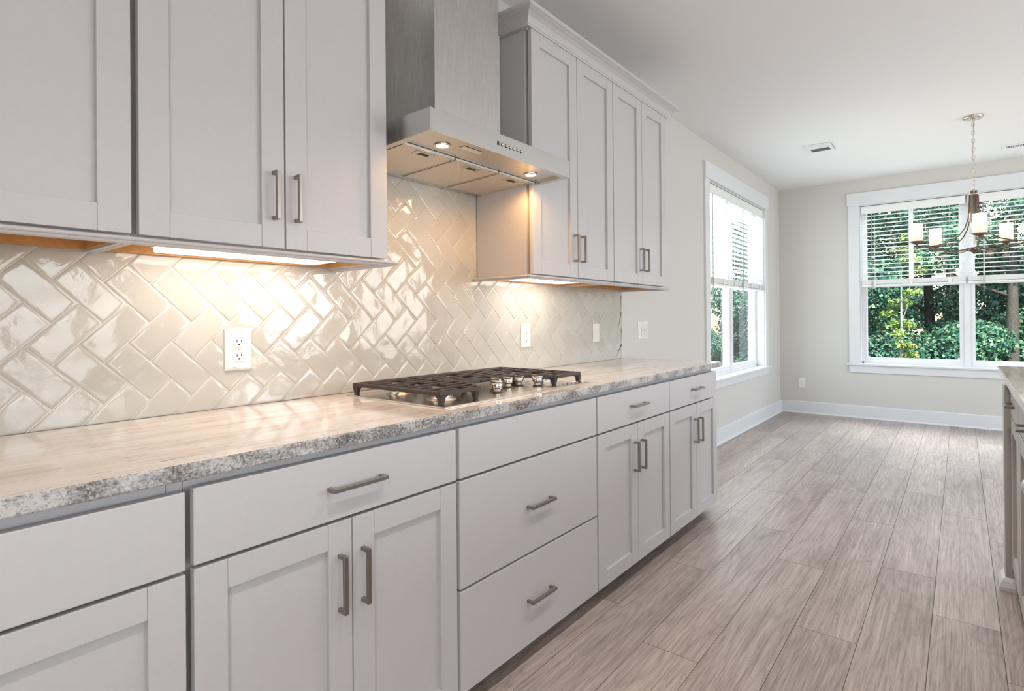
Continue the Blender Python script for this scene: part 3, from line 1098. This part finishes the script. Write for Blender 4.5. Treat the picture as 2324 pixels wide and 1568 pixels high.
for k in ('left', 'centre', 'right'): grate(k)
for (x, y, r) in [(.205, 1.300, .030), (.430, 1.300, .036), (.235, 1.605, .050), (.205, 1.885, .036), (.430, 1.885, .030)]:
    b = MB().lathe([(r + .014, .9186), (r + .012, .921), (r + .002, .924), (r + .001, .930), (r, .9375), (r - .004, .9385), (0, .9385)], (x, y, 0), 32)
    for k in range(20):
        a = 2 * math.pi * k / 20
    b = b.build('burner', M['alu'], ck)
    MB().lathe([(r + .0015, .9386), (r + .003, .9405), (r + .0025, .9435), (r - .002, .9450), (0, .9455)], (x, y, 0), 32).build('burner_cap', M['enamel'], b)
    sl = MB()
    for k in range(24):
        a = 2 * math.pi * k / 24
        cxx, cyy = x + (r + .0006) * math.cos(a), y + (r + .0006) * math.sin(a)
        sl.box(cxx - .0013, cxx + .0013, cyy - .0013, cyy + .0013, .931, .9384)
    sl.build('flame_ports', M['slot'], b)
for (x, y) in [(.478, 1.528), (.414, 1.597), (.414, 1.667), (.414, 1.737), (.478, 1.775)]:
    k = MB().lathe([(.0185, .9187), (.0185, .9212), (.016, .9222), (0, .9222)], (x, y, 0), 24).build('knob_skirt', M['slot'], ck)
    kb = MB().lathe([(.0125, .9222), (.0135, .926), (.0140, .934), (.0195, .937), (.0205, .940), (.0205, .951), (.0190, .9535), (0, .9535)], (x, y, 0), 28)
    kb.box(x - .021, x + .021, y - .006, y + .006, .9525, .9590)
    kb.build('knob', M['chrome'], ck, bevel=.001)
# rear/right vent ribs beside the right burner
vn = MB()
for k in range(5):
    vn.box(.540, .546, 1.83 + k * .030, 1.845 + k * .030, .9186, .9225)
vn.build('tray_ribs', M['tray'], ck)


# ------------------------------------------------------------------ electrical plates
def plate_frame(t, mp, s0, s1, z0, z1, th=.006):
    mb = MB()
    c = .006
    pts = [(s0, z0), (s1, z0), (s1, z1), (s0, z1)]
    ins = [(s0 + c, z0 + c), (s1 - c, z0 + c), (s1 - c, z1 - c), (s0 + c, z1 - c)]
    vs = [mp(s, 0, z) for s, z in pts] + [mp(s, -th * .55, z) for s, z in pts] + [mp(s, -th, z) for s, z in ins]
    mb.add(vs, [(k, (k + 1) % 4, 4 + (k + 1) % 4, 4 + k) for k in range(4)] + [(4 + k, 4 + (k + 1) % 4, 8 + (k + 1) % 4, 8 + k) for k in range(4)] + [(8, 9, 10, 11), (3, 2, 1, 0)])
    return mb.build('plate', M['plate'], t, bevel=.0006)


def pbox(mp, boxes):
    mb = MB()
    for (a, b, d0, d1, za, zb) in boxes:
        p, q = mp(a, d0, za), mp(b, d1, zb)
        mb.box(min(p[0], q[0]), max(p[0], q[0]), min(p[1], q[1]), max(p[1], q[1]), za, zb)
    return mb


def pdisc(mp, s, z, r, d0, d1, n=20, squash=1.0):
    pr = [(s + r * math.cos(2 * math.pi * k / n), z + r * squash * math.sin(2 * math.pi * k / n)) for k in range(n)]
    mb = MB()
    mb.add([mp(a, d0, b) for a, b in pr] + [mp(a, d1, b) for a, b in pr], [(k, (k + 1) % n, n + (k + 1) % n, n + k) for k in range(n)] + [tuple(range(n)), tuple(range(n, 2 * n))[::-1]])
    return mb


def outlet(mp, s, z, label, w=.084, h=.131, bottom_mark=False):
    t = thing('wall_outlet', label, 'outlet', mp(s, 0, z - h / 2), 'duplex wall outlets')
    plate_frame(t, mp, s - w / 2, s + w / 2, z - h / 2, z + h / 2)
    k = h / .120
    for dz in (.0205 * k, -.0205 * k):
        pr = []
        rr, hh = .0172 * k, .0140 * k
        for i in range(28):
            a = 2 * math.pi * i / 28
            pr.append((s + rr * math.cos(a), z + dz + max(-hh, min(hh, rr * math.sin(a)))))
        mb = MB()
        N_ = len(pr)
        mb.add([mp(a, -.0055, b) for a, b in pr] + [mp(a, -.0085, b) for a, b in pr], [(i, (i + 1) % N_, N_ + (i + 1) % N_, N_ + i) for i in range(N_)] + [tuple(range(N_, 2 * N_))])
        f = mb.build('receptacle', M['plate'], t, bevel=.0004)
        pbox(mp, [(s - .0078, s - .0056, -.0088, -.0080, z + dz - .001, z + dz + .0085), (s + .0056, s + .0078, -.0088, -.0080, z + dz + .0005, z + dz + .0075)]).build('slot', M['slot'], f)
        pdisc(mp, s, z + dz - .0075, .0028, -.0080, -.0088, 12).build('ground_hole', M['slot'], f)
    pdisc(mp, s, z, .0024, -.0058, -.0068, 12).build('screw', M['handle'], t)
    if bottom_mark:
        # small printed line along the foot of the plate, too fine to read
        pbox(mp, [(s - w * .42 + .016 + i * .0042, s - w * .42 + .0185 + i * .0042, -.0066, -.0060, z - h / 2 + .0075, z - h / 2 + .0095) for i in range(3)]).build('imprint', M['duct'], t)
    return t


mp_tile = lambda s, d, z: (.0086 - d, s, z)
outlet(mp_tile, .823, 1.0955, 'white duplex outlet on the tiles under the near light bar', bottom_mark=True)
outlet(mp_tile, 2.310, 1.0965, 'white duplex outlet on the tiles beyond the cooktop', w=.080, h=.124)
outlet(lambda s, d, z: (s, YF + d, z), .246, .370, 'white duplex outlet low on the far wall above the baseboard', w=.072, h=.120)
sw = thing('dimmer_switch', 'slim white slide dimmer on the tiles near the end of the backsplash', 'light switch', mp_tile(3.032, 0, 1.04))
plate_frame(sw, mp_tile, 2.994, 3.070, 1.037, 1.152)
rk = pbox(mp_tile, [(3.0155, 3.0485, -.0085, -.0058, 1.062, 1.128)]).build('paddle', M['plate'], sw, bevel=.0008)
pbox(mp_tile, [(3.0395, 3.0425, -.0094, -.0084, 1.070, 1.120)]).build('dimmer_slot', M['slot'], rk)
pbox(mp_tile, [(3.0375, 3.0445, -.0115, -.0090, 1.098, 1.106)]).build('dimmer_slider', M['plate'], rk)
bl = thing('switch_plate', 'white double switch plate still under clear film on the bare wall', 'switch plate', (0, 3.7115, 1.031))
mp_w = lambda s, d, z: (-d, s, z)
plate_frame(bl, mp_w, 3.630, 3.793, 1.033, 1.157)
for s in (3.688, 3.735):
    g_ = pbox(mp_w, [(s - .0165, s + .0165, -.0085, -.0055, 1.062, 1.128)]).build('rocker', M['plate'], bl, bevel=.001)
    pbox(mp_w, [(s - .011, s + .011, -.0092, -.0084, 1.093, 1.097)]).build('rocker_line', M['duct'], g_)
fm = MB()
NX, NZ = 14, 12
for i in range(NX + 1):
    for j in range(NZ + 1):
        s, z = 3.634 + .155 * i / NX, 1.037 + .116 * j / NZ
        edge = min(i, NX - i, j, NZ - j)
        d = .0066 if edge == 0 else .0100 + .0035 * random.random()
        fm.v.append((d, s, z))
for i in range(NX):
    for j in range(NZ):
        a = i * (NZ + 1) + j
        fm.f.append([a, a + NZ + 1, a + NZ + 2, a + 1]); fm.m.append(0); fm.s.append(False)
fm.build('protective_film', M['clear'], bl, fix=False)

# ------------------------------------------------------------------ ceiling registers
def register(x0, x1, y0, y1, label, lever, louver_rows):
    t = thing('ceiling_register', label, 'air register', ((x0 + x1) / 2, (y0 + y1) / 2, H - .001), 'ceiling air registers')
    f = MB()
    b = .032
    zt, zb_ = H - .0005, H - .007
    f.box(x0, x1, y0, y0 + b, zb_, zt); f.box(x0, x1, y1 - b, y1, zb_, zt)
    f.box(x0, x0 + b, y0 + b, y1 - b, zb_, zt); f.box(x1 - b, x1, y0 + b, y1 - b, zb_, zt)
    f.build('frame', M['register'], t, bevel=.002)
    MB().box(x0 + b, x1 - b, y0 + b, y1 - b, zt - .0012, zt).build('duct_opening', M['duct'], t)
    lv = MB()
    if louver_rows:
        n = int((y1 - y0 - 2 * b) / .018)
        for k in range(n):
            y = y0 + b + (k + .5) * (y1 - y0 - 2 * b) / n
            s_ = -.006 if k < n / 2 else .006
            lv.prism([(y - s_, zb_ - .001), (y - s_ + .002, zb_ - .001), (y + s_ + .002, zt - .002), (y + s_, zt - .002)], 'x', x0 + b, x1 - b)
    else:
        n = int((x1 - x0 - 2 * b) / .016)
        for k in range(n):
            x = x0 + b + (k + .5) * (x1 - x0 - 2 * b) / n
            lv.prism([(x - .005, zb_ - .001), (x - .003, zb_ - .001), (x + .005, zt - .002), (x + .003, zt - .002)], 'y', y0 + b, y1 - b)
    lv.build('louvers', M['register'], t)
    if lever:
        MB().box((x0 + x1) / 2 + .02, (x0 + x1) / 2 + .024, y1 - b - .01, y1 - b + .002, zb_ - .02, zb_).build('lever', M['register'], t)


register(.645, .865, 5.78, 6.065, 'white square ceiling register nearer the side window, left of the chandelier', True, True)
register(2.10, 2.42, 6.985, 7.135, 'white slotted ceiling register at the right edge above the far window', False, False)

# ------------------------------------------------------------------ chandelier
CHX, CHY = 1.870, 5.806
cd = thing('chandelier', 'five-lamp dark nickel chandelier with glass cylinder shades hanging before the far window', 'chandelier', (CHX, CHY, 1.676))
MB().lathe([(0, H - .001), (.066, H - .001), (.066, H - .010), (.060, H - .020), (.030, H - .024), (.012, H - .027), (.010, H - .045), (0, H - .047)], (CHX, CHY, 0), 32).build('canopy', M['nickel'], cd)
chn = MB()
z = H - .047
k = 0
while z > 2.215:
    a = ((1, 0, 0) if k % 2 == 0 else (0, 1, 0))
    chn.torus((CHX, CHY, z - .016), .0105, .0019, (a, (0, 0, 1)), 12, 5, 1.85)
    z -= .0335
    k += 1
chn.build('chain', M['nickel'], cd)
MB().tube([(CHX + .004, CHY + .002, H - .05), (CHX - .003, CHY, 2.5), (CHX + .003, CHY, 2.2)], .0022, 6).build('cord', M['nickel'], cd)
colm = MB()
for a in range(4):
    an = math.pi / 4 + a * math.pi / 2 + .2
    dx, dy = math.cos(an), math.sin(an)
    px, py = CHX + dx * .019, CHY + dy * .019
    tx, ty = -dy, dx
    q = [(px + tx * w + dx * d, py + ty * w + dy * d) for w, d in ((-.0095, -.003), (.0095, -.003), (.0095, .003), (-.0095, .003))]
    colm.prism(q, 'z', 1.93, 2.185)
colm.build('column_bars', M['bronze'], cd, bevel=.001)
MB().lathe([(.008, 1.70), (.008, 2.20), (.0, 2.205)], (CHX, CHY, 0), 12).lathe([(0, 2.150), (.033, 2.150), (.035, 2.154), (.033, 2.158), (0, 2.158)], (CHX, CHY, 0), 24).build('stem', M['nickel'], cd)
MB().lathe([(0, 1.676), (.006, 1.678), (.007, 1.686), (.012, 1.690), (.028, 1.698), (.040, 1.712), (.042, 1.722), (.036, 1.728), (.014, 1.732), (0, 1.733)], (CHX, CHY, 0), 28).build('bottom_bowl', M['bronze'], cd)
RAD = .395
for k in range(5):
    an = math.radians(-86 + 72 * k)
    dx, dy = math.cos(an), math.sin(an)
    P_ = lambda r, z: (CHX + dx * r, CHY + dy * r, z)
    pts = []
    ctrl = [(.030, 1.722), (.10, 1.706), (.17, 1.704), (.24, 1.716), (.31, 1.738), (.36, 1.750), (.395, 1.752)]
    arm = MB().tube([P_(r, z) for r, z in ctrl], .0056, 8).build('arm', M['bronze'], cd)
    st_ = [(.028, 2.155), (.031, 2.05), (.038, 1.96), (.062, 1.885), (.105, 1.825), (.17, 1.782), (.25, 1.757), (.33, 1.746)]
    MB().tube([P_(r, z) for r, z in st_], .0046, 8, flat=.55).build('strap', M['bronze'], arm)
    c = P_(RAD, 0)
    cup = MB().lathe([(0, 1.735), (.005, 1.736), (.007, 1.745), (.007, 1.768), (.016, 1.775), (.036, 1.786), (.050, 1.792), (.0535, 1.796), (0, 1.797)], c, 24).build('lamp_cup', M['bronze'], cd)
    MB().lathe([(.0440, 1.798), (.0440, 1.942), (.0420, 1.942), (.0420, 1.800)], c, 28, closed=True).build('frosted_shade', M['shade'], cup)
    MB().lathe([(.0600, 1.796), (.0600, 1.952), (.0580, 1.952), (.0580, 1.796)], c, 28, closed=True).build('glass_cylinder', M['clear'], cup)
    lamp('chandelier_bulb', 'POINT', (c[0], c[1], 1.968), 0.6, (1.0, .80, .58), shadow_soft_size=.04)

# ------------------------------------------------------------------ island
GI = 'grey island cabinets'
IX = 1.9455        # front of the doors and drawers
it = MB().box(1.9300, 3.00, -.4, 3.905, .883, .915).build('island_worktop', M['stone'], bevel=.003)
tag(it, 'granite worktop of the island at the right edge', 'worktop')
ie = thing('island_end_panel', 'grey end panel with base shoe closing the far end of the island', 'end panel', (2.4, 3.5, 0))
MB().box(1.9240, 2.90, 3.200, 3.300, .0005, .8825).build('panel', M['isl'], ie, bevel=.002)
sh = [(0, 0), (.020, 0), (.020, .016), (.012, .040), (.004, .052), (0, .054)]
mb = MB()
secs = [lambda o, z: (1.970, 3.200 - o, z), lambda o, z: (1.9235 - o, 3.1995 - o, z), lambda o, z: (1.9235 - o, 3.3005 + o, z), lambda o, z: (2.9, 3.3005 + o, z)]
n = len(sh)
vs = [f(o, z + .0005) for f in secs for o, z in sh]
fs = [(i * n + k, i * n + (k + 1) % n, (i + 1) * n + (k + 1) % n, (i + 1) * n + k) for i in range(3) for k in range(n)] + [tuple(range(n)), tuple(3 * n + k for k in range(n))[::-1]]
mb.add(vs, fs).build('base_shoe', M['trim'], ie)


def island_unit(y0, y1, label, fronts):
    c = thing('island_cabinet', label, 'base cabinet', (2.3, (y0 + y1) / 2, 0), GI)
    MB().box(IX + .020, 2.70, y0 + .0005, y1 - .0005, .09, .8825).build('body', M['isl'], c, bevel=.001)
    MB().box(IX + .075, IX + .09, y0 + .0005, y1 - .0005, .0005, .09).build('toe_kick', M['cabdark'], c)
    for f in fronts:
        kind, a, e_, z0, z1 = f[:5]
        if kind == 'drawer':
            d = slab(IX, a, e_, z0, z1, sgn=-1).build('drawer', M['isl'], c, bevel=.002)
            if f[5]: bar_pull(d, IX, f[5][0], f[5][1], False, f[5][2], sgn=-1)
        else:
            d = shaker(IX, a, e_, z0, z1, sgn=-1).build('door', M['isl'], c, bevel=.0012)
            if f[5]: bar_pull(d, IX, f[5][1], f[5][2], True, f[5][0], sgn=-1)
    return c


island_unit(2.785, 3.1985, 'grey island cabinet beside its end panel, a drawer pull in profile', [
    ('drawer', 2.790, 3.192, .755, .868, (2.99, 3.13, .812)), ('door', 2.790, 3.192, .11, .748, None)])
island_unit(2.0, 2.7845, 'grey island cabinet second from the island end, with pull and upright door handle', [
    ('drawer', 2.005, 2.779, .755, .868, (2.40, 2.53, .812)), ('door', 2.005, 2.390, .11, .748, (2.06, .565, .715)), ('door', 2.394, 2.779, .11, .748, None)])
island_unit(1.61, 1.9995, 'narrow grey island cabinet between the upright handle and the dishwasher', [
    ('drawer', 1.615, 1.994, .755, .868, None), ('door', 1.615, 1.994, .11, .748, None)])
dw = thing('dishwasher', 'steel dishwasher at the right edge, only the end of its tubular handle in view', 'dishwasher', (2.3, 1.30, 0))
MB().box(IX + .02, 2.55, 1.005, 1.6095, .09, .8800).build('tub', M['black'], dw)
MB().box(IX - .002, IX + .02, 1.01, 1.604, .11, .872).build('door', M['steel_h'], dw, bevel=.003)
hb = MB().tube([(1.908, 1.06, .835), (1.908, 1.515, .835)], .0150, 20)
for yy in (1.10, 1.475):
    hb.tube([(IX, yy, .835), (1.909, yy, .835)], .010, 12)
hb.lathe([(.015, 1.505), (.030, 1.506), (.033, 1.510), (.033, 1.528), (.030, 1.532), (.022, 1.533), (.020, 1.529), (0, 1.529)], (1.908, 0, .835), 28, 'y')
hb.build('handle', M['chrome'], dw)

# ------------------------------------------------------------------ woods outside
gr = MB().box(-40, 45, YF + .3, 60, -1.1, -.9)
gr.box(-40, -.3, -6, YF + .3, -1.1, -.9)
struct(gr.build('ground', M['ground']))


def leaf_cloud(blobs, n, size, seed, shell=.55):
    rng = np.random.default_rng(seed)
    w = np.array([b[3] * b[4] for b in blobs], float)
    pick = rng.choice(len(blobs), n, p=w / w.sum())
    B_ = np.array(blobs, float)[pick]
    d = rng.normal(size=(n, 3)); d /= np.linalg.norm(d, axis=1, keepdims=True)
    rad = shell + (1 - shell) * rng.random((n, 1)) ** .6
    c = B_[:, :3] + d * rad * np.stack([B_[:, 3], B_[:, 3], B_[:, 4]], 1)
    # leaf frame
    nrm = d * .6 + rng.normal(size=(n, 3)) * .6 + np.array([0, 0, .55])
    nrm /= np.linalg.norm(nrm, axis=1, keepdims=True)
    t = np.cross(nrm, rng.normal(size=(n, 3))); t /= np.linalg.norm(t, axis=1, keepdims=True)
    b = np.cross(nrm, t)
    L_ = size * (.6 + .8 * rng.random((n, 1)))
    Wd = L_ * .33
    v = np.stack([c - t * L_ * .5, c + b * Wd - nrm * L_ * .06, c + t * L_ * .5 - nrm * L_ * .1, c - b * Wd - nrm * L_ * .06], 1).reshape(-1, 3)
    f = np.arange(n * 4).reshape(n, 4)
    me = bpy.data.meshes.new('foliage')
    me.vertices.add(n * 4)
    me.vertices.foreach_set('co', v.ravel())
    me.loops.add(n * 4)
    me.loops.foreach_set('vertex_index', f.ravel())
    me.polygons.add(n)
    me.polygons.foreach_set('loop_start', np.arange(0, n * 4, 4))
    me.update(calc_edges=True)
    return me


def crown(seed, h, rad, n, size, mt, low=.15):
    rg = random.Random(seed)
    blobs = []
    for k in range(16):
        z = h * (low + (1 - low) * rg.random() ** .9)
        prof = math.sin(math.pi * min(1, .18 + .8 * (z / h))) * .9 + .2
        a = rg.random() * 6.283
        r = rad * prof * rg.uniform(.25, .8)
        blobs.append((r * math.cos(a), r * math.sin(a), z, rad * rg.uniform(.28, .5), h * rg.uniform(.05, .10)))
    me = leaf_cloud(blobs, n, size, seed)
    me.materials.append(mt)
    return me, blobs


def trunk_mesh(blobs, h, r, seed, mt, lean=.2):
    rg = random.Random(seed)
    mb = MB()
    lx, ly = rg.uniform(-lean, lean), rg.uniform(-lean, lean)
    path = [(lx * t * t * h * .2, ly * t * t * h * .2, h * .92 * t) for t in (0, .1, .25, .4, .55, .7, .85, 1)]
    mb.tube(path, [r * 1.35, r, r * .85, r * .72, r * .58, r * .42, r * .25, r * .08], 9)
    for b in blobs[::2]:
        t = max(.1, min(.9, b[2] / h - .1))
        s0 = Vector((lx * t * t * h * .2, ly * t * t * h * .2, h * .92 * t))
        e_ = Vector(b[:3])
        m_ = (s0 + e_) / 2 + Vector((0, 0, -.05 * h * .3))
        mb.tube([s0, m_, e_], [r * .3, r * .2, r * .06], 5)
    me = bpy.data.meshes.new('trunk')
    me.from_pydata(mb.v, [], mb.f)
    me.polygons.foreach_set('use_smooth', mb.s)
    me.materials.append(mt)
    me.update()
    return me


kinds = []
for sd, (h, rad, n, size, mt, bk, r) in enumerate([
        (7.0, 2.4, 46000, .085, M['leaf_dark'], M['bark'], .16),
        (6.0, 2.1, 42000, .08, M['leaf_mid'], M['bark'], .13),
        (9.0, 2.8, 46000, .10, M['leaf_dark'], M['bark'], .20)]):
    cm, bl_ = crown(sd + 11, h, rad, n, size, mt, .06)
    kinds.append((cm, trunk_mesh(bl_, h, r, sd, bk)))


def plant(name, kind, loc, rz, sc, label, cat, group=None):
    t = thing(name, label, cat, loc, group)
    t.rotation_euler = (0, 0, rz)
    t.scale = (sc, sc, sc)
    for nm, me in (('foliage', kind[0]), ('trunk', kind[1])):
        o = bpy.data.objects.new(nm, me)
        COL.objects.link(o)
        o.parent = t
    return t


WL = ['dark leafy woodland tree standing outside beyond the far window', 'paler green bushy woodland tree outside beyond the far window', 'tall dark woodland tree at the back of the wood outside']
GL = ['woodland trees outside', 'paler woodland trees outside', 'back row of the wood']
rg = random.Random(21)
for x, y, k in [(-2.0, 17.6, 0), (-.6, 15.6, 0), (1.2, 17.4, 1), (2.6, 15.4, 1), (4.3, 17.3, 0), (6.2, 15.6, 1), (8.2, 17.4, 0),
                (-2.4, 22, 2), (1.6, 22.5, 2), (5.6, 22, 2)]:
    plant('woodland_tree', kinds[k], (x, y, -.95), rg.uniform(0, 6.28), rg.uniform(.95, 1.12), WL[k], 'tree', GL[k])
for x, y, k in [(-3.9, 13.2, 1), (-4.6, 15.4, 0), (-6.2, 14.6, 1), (-5.8, 17.6, 0), (-7.6, 17.0, 1), (-9.4, 19.5, 0), (-3.1, 11.4, 0)]:
    plant('young_tree', kinds[k], (x, y, -.95), rg.uniform(0, 6.28), rg.uniform(.40, .47), 'low bushy young tree outside beyond the side-wall window', 'tree', 'young trees beyond the side window')
# slender young tree in front of the wood
rgy = random.Random(5)
yb_ = []
for k in range(16):
    z = .7 + 3.0 * k / 15
    a = rgy.random() * 6.28
    r = rgy.uniform(.08, .34)
    yb_.append((r * math.cos(a), r * math.sin(a), z, rgy.uniform(.14, .26), rgy.uniform(.06, .11)))
cm = leaf_cloud(yb_, 3000, .060, 4, .1); cm.materials.append(M['leaf_young'])
tm = trunk_mesh(yb_, 3.8, .040, 9, M['bark_pale'], .05)
plant('sapling', (cm, tm), (.95, 12.2, -.95), .4, .95, 'slim yellow-green young tree seen through the left pane of the far window', 'tree')
# low bush
bb = [(rgy.uniform(-.5, .5), rgy.uniform(-.4, .4), rgy.uniform(.15, .75), rgy.uniform(.28, .42), rgy.uniform(.16, .28)) for k in range(14)]
cm = leaf_cloud(bb, 3600, .06, 8, .5); cm.materials.append(M['leaf_mid'])
mb = MB()
for b in bb[::2]:
    mb.tube([(0, 0, 0), (b[0] * .5, b[1] * .5, b[2] * .6), b[:3]], [.02, .013, .005], 5)
tm = bpy.data.meshes.new('stems'); tm.from_pydata(mb.v, [], mb.f); tm.materials.append(M['bark'])
plant('bush', (cm, tm), (1.12, 11.2, -.95), 0, 1.35, 'low rounded green bush below the far window panes', 'bush')
